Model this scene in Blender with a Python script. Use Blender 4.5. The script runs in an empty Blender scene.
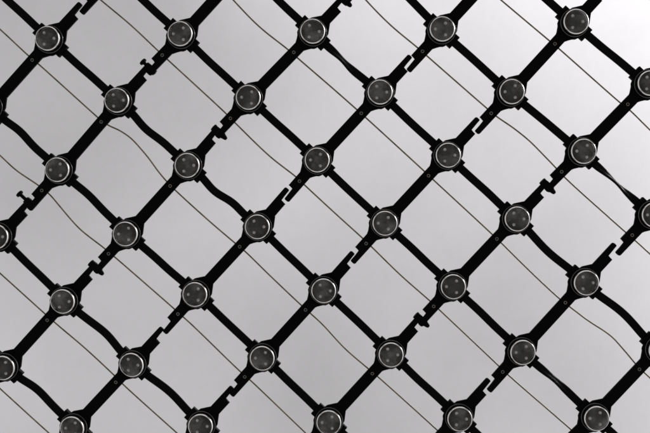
import bpy, bmesh, math, random
from mathutils import Vector, Matrix, Euler

random.seed(4)
S = bpy.context.scene
COL = S.collection
R = math.radians
MM = 0.001

# ------------------------------------------------------------------ camera
# the light net hangs level overhead (z = NET_Z); the camera looks up at it
NET_Z, CAM_Z, FPX = 2.5, 1.6, 900.0
D = NET_Z - CAM_Z
TILT_X, TILT_Y = -0.01486, -0.02613
cam_d = bpy.data.cameras.new('camera')
cam = bpy.data.objects.new('camera', cam_d)
COL.objects.link(cam)
S.camera = cam
cam_d.sensor_width = 36.0
cam_d.lens = 36.0 * FPX / 650.0
cam_d.clip_start, cam_d.clip_end = 0.02, 2000.0
ROT = Matrix.Rotation(TILT_X, 3, 'X') @ Matrix.Rotation(TILT_Y, 3, 'Y')   # view frame: x right, y down, z forward
axx, axy, axz = ROT @ Vector((1, 0, 0)), ROT @ Vector((0, -1, 0)), ROT @ Vector((0, 0, -1))
M = Matrix((axx, axy, axz)).transposed().to_4x4()
M.translation = (0, 0, CAM_Z)
cam.matrix_world = M

# ------------------------------------------------------------------ sky and sun
SUN_AZ, SUN_EL = R(-26), R(46)          # azimuth measured from +X (right of the picture) towards +Y (down)
W = bpy.data.worlds.new('World')
S.world = W
W.use_nodes = True
nt = W.node_tree
nt.nodes.clear()
def nd(t, ty, **kw):
    n = t.nodes.new(ty)
    for k, v in kw.items():
        setattr(n, k, v)
    return n
sky = nd(nt, 'ShaderNodeTexSky', sky_type='NISHITA', sun_disc=False)
sky.sun_elevation = SUN_EL
sky.sun_rotation = math.pi / 2 - SUN_AZ
sky.air_density, sky.dust_density, sky.ozone_density = 1.0, 0.7, 1.0
hs = nd(nt, 'ShaderNodeHueSaturation')
hs.inputs['Saturation'].default_value = 0.0
tc = nd(nt, 'ShaderNodeTexCoord')
nz = nd(nt, 'ShaderNodeTexNoise', noise_dimensions='3D')
nz.inputs['Scale'].default_value = 2.0
nz.inputs['Detail'].default_value = 2.0
nz.inputs['Roughness'].default_value = 0.45
mr = nd(nt, 'ShaderNodeMapRange')
mr.inputs['From Min'].default_value, mr.inputs['From Max'].default_value = 0.3, 0.7
mr.inputs['To Min'].default_value, mr.inputs['To Max'].default_value = 0.775, 1.235
mul = nd(nt, 'ShaderNodeMix', data_type='RGBA', blend_type='MULTIPLY')
mul.inputs[0].default_value = 1.0
bg = nd(nt, 'ShaderNodeBackground')
bg.inputs['Strength'].default_value = 0.15
out = nd(nt, 'ShaderNodeOutputWorld')
L = nt.links.new
L(sky.outputs['Color'], hs.inputs['Color'])
mp = nd(nt, 'ShaderNodeMapping')
mp.inputs['Location'].default_value = (105 * 1.37, 105 * .71, 105 * .33)
L(tc.outputs['Generated'], mp.inputs['Vector'])
L(mp.outputs['Vector'], nz.inputs['Vector'])
L(nz.outputs['Fac'], mr.inputs['Value'])
L(hs.outputs['Color'], mul.inputs[6])
L(mr.outputs['Result'], mul.inputs[7])
# faint mottling of the overcast and its slightly warm grey
n2 = nd(nt, 'ShaderNodeTexNoise', noise_dimensions='3D')
n2.inputs['Scale'].default_value, n2.inputs['Detail'].default_value, n2.inputs['Roughness'].default_value = 30.0, 10.0, .86
r2 = nd(nt, 'ShaderNodeValToRGB')
r2.color_ramp.elements[0].position, r2.color_ramp.elements[1].position = .28, .72
r2.color_ramp.elements[0].color = (.962, .942, .961, 1)
r2.color_ramp.elements[1].color = (1.038, 1.017, 1.037, 1)
L(tc.outputs['Generated'], n2.inputs['Vector'])
L(n2.outputs['Fac'], r2.inputs['Fac'])
m2 = nd(nt, 'ShaderNodeMix', data_type='RGBA', blend_type='MULTIPLY')
m2.inputs[0].default_value = 1.0
L(mul.outputs[2], m2.inputs[6])
L(r2.outputs['Color'], m2.inputs[7])
L(m2.outputs[2], bg.inputs['Color'])
L(bg.outputs['Background'], out.inputs['Surface'])

sun_d = bpy.data.lights.new('sun', 'SUN')
sun_d.energy, sun_d.angle, sun_d.color = 1.5, R(14), (1.0, 0.97, 0.93)
sun = bpy.data.objects.new('sun', sun_d)
COL.objects.link(sun)
sdir = Vector((math.cos(SUN_EL) * math.cos(SUN_AZ), math.cos(SUN_EL) * math.sin(SUN_AZ), math.sin(SUN_EL)))
sun.rotation_euler = sdir.to_track_quat('Z', 'Y').to_euler()
sun.location = sdir * 30

S.view_settings.view_transform = 'Standard'
S.view_settings.look = 'None'
S.view_settings.gamma = 1.0
S.view_settings.use_curve_mapping = False
S.render.film_transparent = False
S.cycles.filter_width = 1.7
S.view_settings.exposure = 0.45

# ------------------------------------------------------------------ materials
def mat(name, base, rough, spec=0.5, metal=0.0, var=0.25, scale=90.0, bump=0.0, rvar=0.12):
    m = bpy.data.materials.new(name)
    m.use_nodes = True
    t = m.node_tree
    b = t.nodes['Principled BSDF']
    b.inputs['Metallic'].default_value = metal
    b.inputs['Specular IOR Level'].default_value = spec
    c = nd(t, 'ShaderNodeTexCoord')
    n = nd(t, 'ShaderNodeTexNoise')
    n.inputs['Scale'].default_value = scale
    n.inputs['Detail'].default_value = 5
    oi = nd(t, 'ShaderNodeObjectInfo')
    ad = nd(t, 'ShaderNodeVectorMath', operation='ADD')
    t.links.new(c.outputs['Object'], ad.inputs[0])
    t.links.new(oi.outputs['Random'], ad.inputs[1])
    t.links.new(ad.outputs[0], n.inputs['Vector'])
    r = nd(t, 'ShaderNodeMix', data_type='RGBA')
    r.inputs[6].default_value = tuple(x * (1 - var) for x in base) + (1,)
    r.inputs[7].default_value = tuple(x * (1 + var) for x in base) + (1,)
    cr = nd(t, 'ShaderNodeMapRange')
    cr.inputs['From Min'].default_value, cr.inputs['From Max'].default_value = .32, .68
    t.links.new(n.outputs['Fac'], cr.inputs['Value'])
    t.links.new(cr.outputs['Result'], r.inputs[0])
    t.links.new(r.outputs[2], b.inputs['Base Color'])
    g = nd(t, 'ShaderNodeMapRange')
    g.inputs['To Min'].default_value, g.inputs['To Max'].default_value = rough - rvar, rough + rvar
    t.links.new(cr.outputs['Result'], g.inputs['Value'])
    t.links.new(g.outputs['Result'], b.inputs['Roughness'])
    if bump:
        bu = nd(t, 'ShaderNodeBump')
        bu.inputs['Strength'].default_value = bump
        bu.inputs['Distance'].default_value = 0.0004
        t.links.new(n.outputs['Fac'], bu.inputs['Height'])
        t.links.new(bu.outputs['Normal'], b.inputs['Normal'])
    return m

PLASTIC = mat('black_moulded_plastic', (.002, .002, .002), .7, .06, bump=.15, scale=400)
RUBBER = mat('black_cable_sheath', (.002, .002, .002), .66, .08, bump=.1, scale=250)
BEZEL = mat('satin_bezel', (.86, .85, .84), .34, .5, metal=.75, var=.08, scale=300, rvar=.08)
LIP = mat('glossy_black_lip', (.07, .07, .07), .3, .6, rvar=.08)
BOARD = mat('smoked_resin_board', (.022, .022, .022), .5, .4, var=.85, scale=130)
DIODE = mat('frosted_diode', (.85, .84, .83), .45, .4, var=.08)
BRASS = mat('dull_rivet_metal', (.2, .195, .185), .5, .5, metal=.6, var=.3, scale=600)
WIRE = mat('weathered_wire', (.15, .122, .08), .5, .4, var=.5, scale=160)
CONCRETE = mat('pale_concrete', (.30, .296, .29), .9, .2, var=.3, scale=1.3)

LENS = bpy.data.materials.new('clear_lens_acrylic')
LENS.use_nodes = True
t = LENS.node_tree
t.nodes.clear()
fr = nd(t, 'ShaderNodeFresnel'); fr.inputs['IOR'].default_value = 1.5
tr = nd(t, 'ShaderNodeBsdfTransparent'); tr.inputs['Color'].default_value = (.97, .97, .97, 1)
gl = nd(t, 'ShaderNodeBsdfGlossy'); gl.inputs['Roughness'].default_value = .12
mx = nd(t, 'ShaderNodeMixShader'); mo = nd(t, 'ShaderNodeOutputMaterial')
t.links.new(fr.outputs[0], mx.inputs[0]); t.links.new(tr.outputs[0], mx.inputs[1])
t.links.new(gl.outputs[0], mx.inputs[2])
# the acrylic is clouded unevenly with a pale diffuse haze
hz = nd(t, 'ShaderNodeBsdfDiffuse'); hz.inputs['Color'].default_value = (.6, .6, .6, 1)
hx = nd(t, 'ShaderNodeMixShader')
hc = nd(t, 'ShaderNodeTexCoord'); ho = nd(t, 'ShaderNodeObjectInfo'); ha = nd(t, 'ShaderNodeVectorMath', operation='ADD')
hn = nd(t, 'ShaderNodeTexNoise'); hn.inputs['Scale'].default_value = 58.0; hn.inputs['Detail'].default_value = 4.0; hn.inputs['Roughness'].default_value = .55
hr = nd(t, 'ShaderNodeMapRange')
hr.inputs['From Min'].default_value, hr.inputs['From Max'].default_value = .47, .72
hr.inputs['To Min'].default_value, hr.inputs['To Max'].default_value = .0, .2
t.links.new(hc.outputs['Object'], ha.inputs[0]); t.links.new(ho.outputs['Random'], ha.inputs[1])
t.links.new(ha.outputs[0], hn.inputs['Vector']); t.links.new(hn.outputs['Fac'], hr.inputs['Value'])
t.links.new(hr.outputs['Result'], hx.inputs[0]); t.links.new(mx.outputs[0], hx.inputs[1]); t.links.new(hz.outputs[0], hx.inputs[2])
t.links.new(hx.outputs[0], mo.inputs[0])

# ------------------------------------------------------------------ mesh helpers (millimetres in, metres out)
def finish(name, bm, m, smooth=True, angle=40):
    bmesh.ops.recalc_face_normals(bm, faces=bm.faces[:])
    me = bpy.data.meshes.new(name)
    bmesh.ops.scale(bm, vec=(MM, MM, MM), verts=bm.verts[:])
    bm.to_mesh(me)
    bm.free()
    me.materials.append(m)
    if smooth:
        for p in me.polygons:
            p.use_smooth = True
        me.set_sharp_from_angle(angle=R(angle))
    return me

def prism(bm, pts, z0, z1, bev=0.45):
    """a plate of outline pts between z0 and z1, its rims rounded"""
    lo = [bm.verts.new((x, y, z0)) for x, y in pts]
    hi = [bm.verts.new((x, y, z1)) for x, y in pts]
    n = len(pts)
    fs = [bm.faces.new(lo[::-1]), bm.faces.new(hi)]
    for i in range(n):
        fs.append(bm.faces.new((lo[i], lo[(i + 1) % n], hi[(i + 1) % n], hi[i])))
    if bev:
        es = [e for e in set(fs[0].edges) | set(fs[1].edges)]
        bmesh.ops.bevel(bm, geom=es, offset=bev, segments=2, profile=.5, affect='EDGES', clamp_overlap=True)

def lathe(bm, prof, n=40, cx=0.0, cy=0.0, closed=False):
    rings = []
    for r, z in prof:
        if r < 1e-6:
            rings.append([bm.verts.new((cx, cy, z))])
        else:
            rings.append([bm.verts.new((cx + r * math.cos(2 * math.pi * k / n), cy + r * math.sin(2 * math.pi * k / n), z)) for k in range(n)])
    m = len(rings)
    for i in range(m if closed else m - 1):
        a, b = rings[i], rings[(i + 1) % m]
        for k in range(n):
            k2 = (k + 1) % n
            if len(a) == 1 and len(b) == 1:
                continue
            if len(a) == 1:
                bm.faces.new((a[0], b[k2], b[k]))
            elif len(b) == 1:
                bm.faces.new((a[k], a[k2], b[0]))
            else:
                bm.faces.new((a[k], a[k2], b[k2], b[k]))

def sweep(bm, path, ups, section):
    """section: list of (w, t) pairs; ups: width direction per path point"""
    rings = []
    n = len(path)
    for i, p in enumerate(path):
        tan = (path[min(i + 1, n - 1)] - path[max(i - 1, 0)]).normalized()
        w = (ups[i] - tan * ups[i].dot(tan)).normalized()
        nn = tan.cross(w)
        rings.append([bm.verts.new(p + w * a + nn * b) for a, b in section])
    m = len(section)
    for a, b in zip(rings, rings[1:]):
        for k in range(m):
            bm.faces.new((a[k], a[(k + 1) % m], b[(k + 1) % m], b[k]))
    bm.faces.new(rings[0][::-1])
    bm.faces.new(rings[-1])

# ------------------------------------------------------------------ object helpers
def link(name, data, parent=None):
    o = bpy.data.objects.new(name, data)
    COL.objects.link(o)
    if parent:
        o.parent = parent
    return o
def tag(o, label, cat, group=None):
    o['label'], o['category'] = label, cat
    if group:
        o['group'] = group
def copy_tree(o, parent=None):
    c = o.copy()
    COL.objects.link(c)
    if parent:
        c.parent = parent
    for ch in list(o.children):
        copy_tree(ch, c)
    return c

# ------------------------------------------------------------------ unseen ground far below the net, added to bounce fill onto the lamps
bm = bmesh.new()
bmesh.ops.create_grid(bm, x_segments=8, y_segments=8, size=400000.0)
g = link('ground', finish('ground', bm, CONCRETE, smooth=False))
g['kind'] = 'structure'

# ------------------------------------------------------------------ where the lamps sit (seen positions traced back onto the net)
SEEN = {(0,0):(47.3,38.4),(1,0):(116.7,100.4),(1,1):(179.9,33.7),(2,2):(312.5,31.1),(2,1):(248.1,97.3),(3,3):(442.4,29),
        (3,2):(380.2,92.1),(4,4):(576.2,21.4),(4,3):(511.9,91.5),(5,4):(650.5,83),(1,-1):(57,169.8),(2,0):(186.9,165.3),
        (3,1):(317.2,160.1),(4,2):(448.2,155.1),(5,3):(583.8,151.2),(2,-1):(125,233.9),(2,-2):(62.2,301.4),(1,-2):(-4,236.8),
        (3,0):(257.3,226.9),(3,-1):(194.8,294.6),(4,0):(323.5,290.7),(4,1):(384.9,223.2),(5,1):(453.4,286.8),(5,2):(517.4,219),
        (6,2):(586.5,282.8),(2,-3):(2.1,367.9),(3,-2):(131.3,365),(3,-3):(71.9,428.5),(4,-1):(262,358.2),(4,-2):(200.5,426.5),
        (5,-1):(328.9,422.8),(5,0):(391.2,355),(6,0):(459.9,419.1),(6,1):(522.9,352.4),(7,1):(596.9,418.6),
        (6,3):(654.5,214.8),(0,-1):(-13.5,106.5),(7,2):(661.5,350.5),(0,1):(111.5,-28.5)}
LENS_H = 10.0                                     # lens rim stands this far below the net plane, towards the camera (mm)
def on_net(px, py, h=0.0):
    d = ROT @ Vector((px - 325.0, py - 216.5, FPX))
    return Vector((d.x, d.y, 0)) * ((D * 1000 - h) / d.z)          # millimetres, net plane coordinates
PU, PV, TH, OX, OY, SH = 93.68, 92.14, .7445, -300.5, -164.9, .002
UV = Vector((PU * math.cos(TH), PU * math.sin(TH), 0))
VV = Vector((PV * math.sin(TH + SH), -PV * math.cos(TH + SH), 0))
def lattice(i, j):
    return Vector((OX, OY, 0)) + UV * i + VV * j
NODE = {k: on_net(*p, h=LENS_H) for k, p in SEEN.items()}
def node(i, j):
    if (i, j) in NODE:
        return NODE[i, j]
    near = sorted(NODE, key=lambda k: (k[0] - i) ** 2 + (k[1] - j) ** 2)[0]
    return NODE[near] + (lattice(i, j) - lattice(*near))

# ------------------------------------------------------------------ one light bar: two lamps on a rigid arm
# local frame: x along the arm (towards upper right), y across it (towards lower right), -z towards the camera
BAR = 92.6
def housing_mesh():
    bm = bmesh.new()
    pts = [(19.2, -5.5), (19.2, 5.5), (10.3, 11.7), (7.2, 12.4), (0, 13.2), (-8.2, 13.0), (-10.6, 11.9), (-12.6, 9.6), (-15.2, 7.3), (-20, 5.5),
           (-20, -5.5), (-15.2, -7.3), (-12.6, -9.6), (-10.6, -11.9), (-8.2, -13.0), (0, -13.2), (7.2, -12.4), (10.3, -11.7)]
    prism(bm, pts, -1.0, 2.0, .5)
    lathe(bm, [(0, 6.5), (11.2, 6.5), (12.4, 5.6), (13.5, 2.6), (13.7, -3.6), (13.2, -4.4), (12.6, -4.4), (12.25, -9.05), (11.9, -9.3), (0, -8.2)], 48)
    return finish('housing', bm, PLASTIC)
def lip_mesh():
    bm = bmesh.new()
    rr, pr = 13.6, .45
    lathe(bm, [(rr + pr * math.cos(a), -4.2 + pr * math.sin(a)) for a in [2 * math.pi * k / 8 for k in range(8)]], 48, closed=True)
    return finish('lip', bm, LIP, angle=180)
def bezel_mesh():
    bm = bmesh.new()
    prof = [(11.9, -9.2), (12.28, -9.3), (12.3, -9.45), (12.22, -9.75), (12.05, -10.1), (11.8, -10.5), (11.55, -10.7), (11.35, -10.65), (11.22, -10.4), (11.2, -8.9)]
    lathe(bm, prof, 64)
    return finish('bezel', bm, BEZEL, angle=55)
def lens_mesh():
    bm = bmesh.new()
    r0, h = 11.24, 4.6
    RR = (r0 * r0 + h * h) / (2 * h)
    am = math.asin(r0 / RR)
    lathe(bm, [(RR * math.sin(am * k / 9), -10.3 - h + RR * (1 - math.cos(am * k / 9))) for k in range(10)], 48)
    return finish('lens', bm, LENS, angle=180)
def board_mesh():
    bm = bmesh.new()
    lathe(bm, [(0, -9.0), (6, -9.0), (9.8, -9.1), (11.25, -9.4)], 40)
    return finish('board', bm, BOARD)
def diode_mesh():
    bm = bmesh.new()
    lathe(bm, [(1.6, -8.9), (1.6, -9.3), (1.3, -9.9), (.75, -10.3), (0, -10.45)], 14)
    return finish('diode', bm, DIODE)
def collar_mesh(s):
    bm = bmesh.new()
    prism(bm, [(-7.1, s * 11.0), (7.1, s * 11.0), (7.1, s * 18.0), (-7.1, s * 18.0)][::s], -2.6, 3.4, .35)
    return finish('cable_collar', bm, PLASTIC)
def arm_mesh():
    bm = bmesh.new()
    h = BAR / 2 - 16
    prism(bm, [(-h, -5.72), (h, -5.72), (h, 5.72), (-h, 5.72)], -1.35, 2.3, .5)
    return finish('arm', bm, PLASTIC)
def hook_mesh(kind):
    bm = bmesh.new()
    if kind == 'lower':      # leaves the lower-left lamp, half-lap tongue on the lower-right side
        p = [(-16, -5.72), (-16, 5.72), (-50.2, 5.55), (-51.2, 4.9), (-51.6, 3.8), (-51.6, 1.1), (-51.2, .2), (-50.5, -.1), (-38.3, -.25), (-38.0, -.6), (-38.0, -5.72)]
    else:                    # leaves the upper-right lamp, tongue on the upper-left side
        p = [(16, 5.72), (16, -5.72), (47.2, -5.55), (48.2, -4.9), (48.6, -3.9), (48.6, -1.4), (48.2, -.6), (47.5, -.3), (35.5, -.15), (35.2, .2), (35.2, 5.72)]
    prism(bm, p, *((-1.35, 2.3) if kind == 'lower' else (-1.2, 2.15)), .4)
    return finish('hook_arm', bm, PLASTIC)
def eyelet_mesh():
    bm = bmesh.new()
    prof = [(1.35 + .42 * math.cos(a), -1.45 + .4 * math.sin(a)) for a in [2 * math.pi * k / 8 for k in range(8)]]
    lathe(bm, prof, 18, closed=True)
    return finish('eyelet', bm, BRASS, angle=180)

ME = dict(housing=housing_mesh(), lip=lip_mesh(), bezel=bezel_mesh(), lens=lens_mesh(), board=board_mesh(), diode=diode_mesh(),
          collar_up=collar_mesh(-1), collar_dn=collar_mesh(1), arm=arm_mesh(), hook_lo=hook_mesh('lower'), hook_hi=hook_mesh('upper'), eyelet=eyelet_mesh())

def make_bar():
    root = link('light_bar', None)
    root.empty_display_size = .02
    arm = link('arm', ME['arm'], root)
    e = link('eyelet', ME['eyelet'], arm)
    e.location = ((BAR / 2 - 27.6) * MM, 0, 0)
    for s, hk, face in ((-1, 'hook_lo', math.pi), (1, 'hook_hi', 0.0)):
        h = link('housing', ME['housing'], root)
        h.location.x = s * BAR / 2 * MM
        for nm in ('lip', 'board', 'bezel', 'lens'):
            link(nm, ME[nm], h)
        base = face + math.atan2(.737, .678)
        for k in range(3):
            d = link('diode', ME['diode'], h)
            a = base + k * 2 * math.pi / 3
            d.location = (6.5 * MM * math.cos(a), 6.5 * MM * math.sin(a), 0)
        link('cable_collar', ME['collar_up'], h)
        link('cable_collar', ME['collar_dn'], h)
        k = link('hook_arm', ME[hk], root)
        k.location.x = s * BAR / 2 * MM
        if s < 0:
            e = link('eyelet', ME['eyelet'], k)
            e.location = (-27.8 * MM, 0, 0)
    return root

BARS = {   # (rising row, bar along it): label
    (-1, 0): 'black two-lamp bar just past the top-left corner, feeding the corner lamp',
    (0, 0): 'two-lamp bar nearest the top-left corner, its lower lamp lost past the left edge',
    (0, 1): 'two-lamp bar showing only its hook tip at the top, beside the top-left lamp',
    (1, -1): 'two-lamp bar with one lamp cut by the left edge, below the pulled-out pin',
    (1, 0): 'two-lamp bar between the pulled-out pin and the half-pulled pin, upper left',
    (1, 1): 'two-lamp bar above the half-pulled pin, running off the top edge',
    (2, -1): 'two-lamp bar with its lower lamp halved by the left edge, low left',
    (2, 0): 'two-lamp bar in the left third, pinned at both ends, left of the S-curved cable',
    (2, 1): 'two-lamp bar upper centre, pinned at both ends, above the gently twisted cable',
    (2, 2): 'two-lamp bar past the top edge, only its pinned hook showing at top centre',
    (3, -1): 'two-lamp bar climbing from the bottom-left corner, its lower lamp cut by the bottom edge',
    (3, 0): 'two-lamp bar left of centre with the S-curved cable ending at its upper lamp',
    (3, 1): 'two-lamp bar at upper centre with open unhooked joints at both ends, left one',
    (3, 2): 'two-lamp bar running off the top, right of the slotted joint at top centre',
    (4, -1): 'two-lamp bar mostly below the bottom edge, one lamp cut, left of the middle',
    (4, 0): 'two-lamp bar low centre, overlapped joint below and open joint above',
    (4, 1): 'two-lamp bar at the very centre of the net, open joints at both ends',
    (4, 2): 'two-lamp bar at the top right, ending in the lamp under the brightest sky',
    (5, -1): 'black two-lamp bar just past the bottom edge, left of the middle',
    (5, 0): 'two-lamp bar at bottom centre, pinned to the next bar at its upper end',
    (5, 1): 'two-lamp bar right of centre, pinned at both ends',
    (5, 2): 'two-lamp bar with one lamp cut by the right edge, at the strongly twisted cable',
    (6, 0): 'two-lamp bar entering from the bottom edge right of the middle, one lamp visible',
    (6, 1): 'two-lamp bar at the lower right, open joints at both ends',
    (6, 2): 'two-lamp bar at the right edge with only a sliver of its lens showing',
    (7, 0): 'black two-lamp bar just past the bottom edge, right of the middle',
    (7, 1): 'two-lamp bar nearest the bottom-right corner, its upper lamp past the right edge',
}
proto = make_bar()
PLACED = {}
first = True
for (k, m), label in BARS.items():
    a, b = node(k, 2 * m - 1), node(k, 2 * m)
    if (k, 2 * m - 1) in NODE and (k, 2 * m) not in NODE:
        b = a + (lattice(k, 2 * m) - lattice(k, 2 * m - 1))
    elif (k, 2 * m) in NODE and (k, 2 * m - 1) not in NODE:
        a = b - (lattice(k, 2 * m) - lattice(k, 2 * m - 1))
    NODE.setdefault((k, 2 * m - 1), a); NODE.setdefault((k, 2 * m), b)
    o = proto if first else copy_tree(proto)
    first = False
    d = b - a
    c = (a + b) * .5
    o.location = (c.x * MM, c.y * MM, NET_Z)
    o.rotation_euler = (R(random.uniform(-1.2, 1.2)), 0, math.atan2(d.y, d.x))
    o.scale = (d.length / BAR, 1, 1)
    PLACED[k, m] = o
    tag(o, label, 'light bar', 'two-lamp bars hooked into a net')

# the springy hooks meet, miss or rub past each other: bend each a little so every joint has the slit seen in it
SLIT = {(3, -2): -.5, (4, -2): -.5, (0, 0): 1.7, (3, 0): 1.6, (3, 2): 3.1, (4, 0): .9, (4, 2): 3.2, (6, 0): 2.3, (6, 2): 3.3}
for (k, m), o in PLACED.items():
    if (k, m + 1) not in PLACED:
        continue
    up = PLACED[k, m + 1]
    a0, b0, a1, b1 = NODE[k, 2 * m - 1], NODE[k, 2 * m], NODE[k, 2 * m + 1], NODE[k, 2 * m + 2]
    d0, d1 = (b0 - a0).normalized(), (b1 - a1).normalized()
    off = (a1 - d1 * 47 - b0).dot(Vector((-d0.y, d0.x, 0)))
    dl = SLIT.get((k, 2 * m), .15) - off
    for h in o.children:
        if h.name.startswith('hook_arm') and h.location.x > 0:
            h.rotation_euler.z = -dl / 90
    for h in up.children:
        if h.name.startswith('hook_arm') and h.location.x < 0:
            h.rotation_euler.z = -dl / 94

# ------------------------------------------------------------------ locking pins through the hooked joints
def pin_mesh():
    bm = bmesh.new()
    prof = [(0, 0), (3.4, 0), (3.8, .4), (3.8, 2.1), (3.4, 2.5), (1.9, 2.6), (1.8, 3.4), (1.8, 13.2), (2.6, 13.5), (2.7, 14.6), (2.0, 17.2), (1.2, 18.2), (0, 18.4)]
    lathe(bm, prof, 18)
    bmesh.ops.rotate(bm, matrix=Matrix.Rotation(-math.pi / 2, 3, 'X'), verts=bm.verts[:])     # along +y
    return finish('locking_pin', bm, PLASTIC)
pm = pin_mesh()
PINS = [((1, -2), -15.6, 'black T-headed pin pulled well out of its joint near the left edge'),
        ((1, 0), -11.4, 'black T-headed pin half pulled out of its joint, upper left'),
        ((2, 0), -7.8, 'black pin pushed home in the joint above the S-curved cable'),
        ((2, -2), -7.8, 'black pin pushed home in the joint at lower left, between two lamps'),
        ((5, 0), -7.8, 'black pin pushed home in the joint at lower centre right'),
        ((5, 2), -7.8, 'black pin in the joint left of the strongly twisted cable, tip catching light'),
        ((2, 2), -7.8, 'black pin in the joint cut by the top edge at top centre')]
PIN_B0 = {}
for n, ((i, j), b0, label) in enumerate(PINS):
    a, b = NODE[i, j], NODE[i, j + 1]
    v = (b - a).normalized()
    u = Vector((-v.y, v.x, 0))
    o = link('locking_pin', pm)
    p = a + v * 45.3 + u * b0
    o.location = (p.x * MM, p.y * MM, NET_Z + .4 * MM)
    o.rotation_euler = (0, 0, math.atan2(v.y, v.x))
    PIN_B0[o.name] = b0
    tag(o, label, 'pin', 'locking pins in the hooked joints')

# (the tongues of a pinned joint carry a boss the pin goes through)
def boss_mesh():
    bm = bmesh.new()
    prism(bm, [(-3.3, -5.8), (-2.4, -6.1), (2.4, -6.1), (3.3, -5.8), (3.6, -3), (3.6, 3), (3.1, 5.8), (2.2, 6.1), (-2.2, 6.1), (-3.1, 5.8), (-3.6, 3), (-3.6, -3)], -2.2, 3.0, .5)
    return finish('pin_sleeve', bm, PLASTIC)
bmesh_boss = boss_mesh()
for o in [o for o in COL.objects if o.get('category') == 'pin']:
    c = link('pin_sleeve', bmesh_boss, o)
    c.location.y = -PIN_B0[o.name] * MM

# ------------------------------------------------------------------ flat ribbon cables
def ribbon(i, j, bow=0.0, s=0.0, twist=0.0, tc_=.5, tw=.24, zb=0.0):
    a, b = node(i, j), node(i + 1, j)
    d = (b - a).normalized()
    v = Vector((d.y, -d.x, 0))                     # across the cable, towards upper right
    p0, p1 = a + d * 15.5, b - d * 15.5
    path, ups = [], []
    n = 44
    for k in range(n + 1):
        t = k / n
        e = math.sin(math.pi * t) ** 1.5
        off = bow * e + s * math.sin(2 * math.pi * t) * math.sin(math.pi * t)
        ang = R(twist) * math.exp(-((t - tc_) / tw) ** 2) * min(1, 6 * t, 6 * (1 - t))
        path.append(p0.lerp(p1, t) + v * off + Vector((0, 0, .4 + zb * e)))
        ups.append(v * math.cos(ang) + Vector((0, 0, 1)) * math.sin(ang))
    w, h = 3.95, 1.1
    sec = [(-w + .5, -h), (-1.2, -h), (-.8, -h + .25), (.8, -h + .25), (1.2, -h), (w - .5, -h), (w, -h + .5), (w, h - .5),
           (w - .5, h), (1.2, h), (.8, h - .25), (-.8, h - .25), (-1.2, h), (-w + .5, h), (-w, h - .5), (-w, -h + .5)]
    bm = bmesh.new()
    sweep(bm, path, ups, sec)
    o = link('ribbon_cable', finish('ribbon_cable', bm, RUBBER, angle=50))
    o.data.transform(Matrix.Translation((-p0.x * MM, -p0.y * MM, 0)))
    o.location = (p0.x * MM, p0.y * MM, NET_Z)
    return o
SHAPE = {(0, -1): dict(bow=1.2, s=1.2), (1, -1): dict(bow=1.0, s=.6), (1, 0): dict(bow=-1.5, s=-1.2), (2, 0): dict(bow=-.8, s=-2.0, twist=24, tc_=.28, tw=.2),
         (2, 2): dict(s=.6, bow=-.6, twist=54, tc_=.42, tw=.24), (5, 3): dict(bow=.6, s=.4, twist=70, tc_=.5, tw=.32, zb=1), (6, 1): dict(bow=1.0, twist=54, tc_=.42, tw=.24),
         (5, 2): dict(bow=-2.0), (6, 2): dict(bow=3.0), (2, -3): dict(bow=2.6, s=.8), (2, -2): dict(bow=2.8, s=-.6), (3, -2): dict(bow=2.5), (3, 2): dict(bow=-.4)}
WORD = {(0, -1): 'slightly curved', (1, -1): 'slightly bowed', (1, 0): 'slightly sagging', (2, 0): 'S-curved', (2, 2): 'gently twisted', (5, 3): 'strongly twisted',
        (6, 1): 'edge-twisted', (5, 2): 'sagging', (6, 2): 'bowed', (2, -3): 'bowed', (2, -2): 'bowed', (3, -2): 'bowed'}
ORD = ['first', 'second', 'third', 'fourth', 'fifth', 'sixth', 'seventh', 'eighth']
ROWS = {4: (3, 4), 3: (2, 5), 2: (1, 6), 1: (0, 7), 0: (-1, 6), -1: (0, 5), -2: (1, 4), -3: (2, 3)}
for r, (j, (i0, i1)) in enumerate(ROWS.items()):
    for i in range(i0, i1 + 1):
        o = ribbon(i, j, **SHAPE.get((i, j), dict(bow=random.uniform(-.35, .35), s=random.uniform(-.3, .3), twist=random.uniform(-6, 6))))
        tag(o, '%s ribbon cable, %s down the %s falling row counted from the top-right corner' % (WORD.get((i, j), 'straight'), ORD[i - i0], ORD[r]),
            'cable', 'flat ribbon cables between the lamps')

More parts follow.
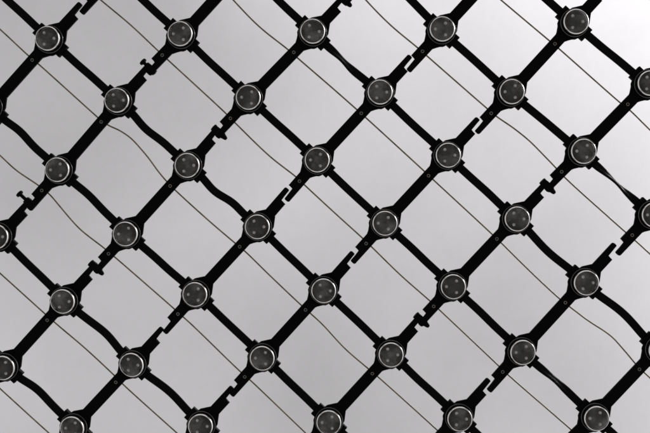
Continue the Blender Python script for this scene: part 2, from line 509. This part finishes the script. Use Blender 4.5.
# ------------------------------------------------------------------ thin wires threaded behind the arms
WIRES = [
    ('thin wire crossing the bottom-left corner, lowest of the wires', [(-62, 332), (0, 388.5), (48.4, 432.5), (110, 487)]),
    ('thin wire entering low on the left edge, passing under the lowest full lamps',
     [(-60, 220), (0, 273.2), (45.8, 314.5), (58.9, 326), (86, 349), (117, 378), (122.9, 384.1), (170, 426.7), (240, 489)]),
    ('thin wavy wire entering mid-left, passing beside the pulled-out pin',
     [(-40, 120), (0, 155.4), (15.7, 169.8), (39.2, 186), (49.7, 194.6), (60, 206.5), (71, 219.5), (81, 230), (104.6, 248.5), (113.8, 256.2), (170, 305.1), (178.8, 313), (192.7, 325.5), (239.8, 371), (249.7, 379.6), (305.2, 432.5), (370, 494)]),
    ('thin wire from the left edge with a strong wave below the top-left lamps',
     [(-60, -24), (0, 29.3), (28.8, 56), (38.7, 64.3), (92.8, 113), (99.4, 118.8), (108.5, 125.3), (120, 130.8), (131, 138.4), (141, 149), (149.5, 159.3), (158, 171), (166.5, 181.2), (174.9, 189.8), (208.4, 220.3), (236.4, 244.2), (245, 251.3), (269.9, 275.5), (301.2, 305.1), (311.2, 314), (322.7, 324.6), (345, 348.5), (369.7, 369.8), (378.8, 377.5), (437.7, 430.5), (500, 489)]),
    ('thin straight wire crossing the middle of the net from the top edge at left',
     [(38, -54), (100.7, 0), (130.8, 25.2), (159, 51.7), (168.4, 60.4), (225.4, 113), (235.8, 123.5), (269.8, 156.3), (297.3, 178), (306.5, 186.8), (334.4, 212.6), (363.9, 239.4), (371.8, 247), (401.1, 275.5), (431.2, 302), (439, 309.4), (490, 357.5), (499.6, 366.7), (508.8, 375.4), (572.8, 431), (640, 490)]),
    ('thin wire from the top edge left of centre, waving near the right border',
     [(180, -60), (233.2, 0), (259.4, 26.8), (288.2, 49.8), (297.3, 57.8), (330, 86), (356.6, 109.4), (366.6, 118.4), (424.6, 171.5), (433.8, 180.2), (476.9, 220), (493.6, 235.6), (501.4, 243), (518, 259.5), (540.2, 281), (561.1, 300), (571, 307.7), (588, 320.5), (610.8, 335.9), (624, 350), (636.9, 365.2), (648, 376), (720, 440)]),
    ('thin wire from the top edge right of centre, humped above the twisted cable',
     [(325, -48), (365.8, 0), (390.6, 25.2), (418.1, 48.2), (427.2, 56.2), (487.4, 108.8), (496.2, 116.2), (514, 128.5), (529.7, 141.2), (544, 155.5), (558.5, 170.6), (566.3, 178.9), (604.2, 213.2), (626.5, 233), (636.4, 241.6), (650, 254), (720, 318)]),
    ('thin straight wire nearest the top-right corner', [(440, -52), (500.9, 0), (550.6, 41.8), (559, 48.8), (621.2, 103.6), (630.4, 110.8), (650, 130), (720, 196)]),
]
def spline(P, per=7):
    Q = [P[0] * 2 - P[1]] + P + [P[-1] * 2 - P[-2]]
    o = []
    for i in range(1, len(Q) - 2):
        p0, p1, p2, p3 = Q[i - 1:i + 3]
        # centripetal Catmull-Rom
        t0 = 0.0
        t1 = t0 + max((p1 - p0).length, 1e-4) ** .5
        t2 = t1 + max((p2 - p1).length, 1e-4) ** .5
        t3 = t2 + max((p3 - p2).length, 1e-4) ** .5
        for k in range(per):
            t = t1 + (t2 - t1) * k / per
            A1 = p0 * ((t1 - t) / (t1 - t0)) + p1 * ((t - t0) / (t1 - t0))
            A2 = p1 * ((t2 - t) / (t2 - t1)) + p2 * ((t - t1) / (t2 - t1))
            A3 = p2 * ((t3 - t) / (t3 - t2)) + p3 * ((t - t2) / (t3 - t2))
            B1 = A1 * ((t2 - t) / (t2 - t0)) + A2 * ((t - t0) / (t2 - t0))
            B2 = A2 * ((t3 - t) / (t3 - t1)) + A3 * ((t - t1) / (t3 - t1))
            o.append(B1 * ((t2 - t) / (t2 - t1)) + B2 * ((t - t1) / (t2 - t1)))
    o.append(P[-1].copy())
    return o
WR = .8
for label, pts in WIRES:
    P = [on_net(x, y, h=-2.9) + Vector((0, 0, 2.9)) for x, y in pts]
    path = spline(P)
    bm = bmesh.new()
    sweep(bm, path, [Vector((0, 0, 1))] * len(path), [(WR * math.cos(2 * math.pi * k / 8), WR * math.sin(2 * math.pi * k / 8)) for k in range(8)])
    o = link('wire', finish('wire', bm, WIRE, angle=180))
    o.location = (0, 0, NET_Z)
    tag(o, label, 'wire', 'thin wires threaded through the net')
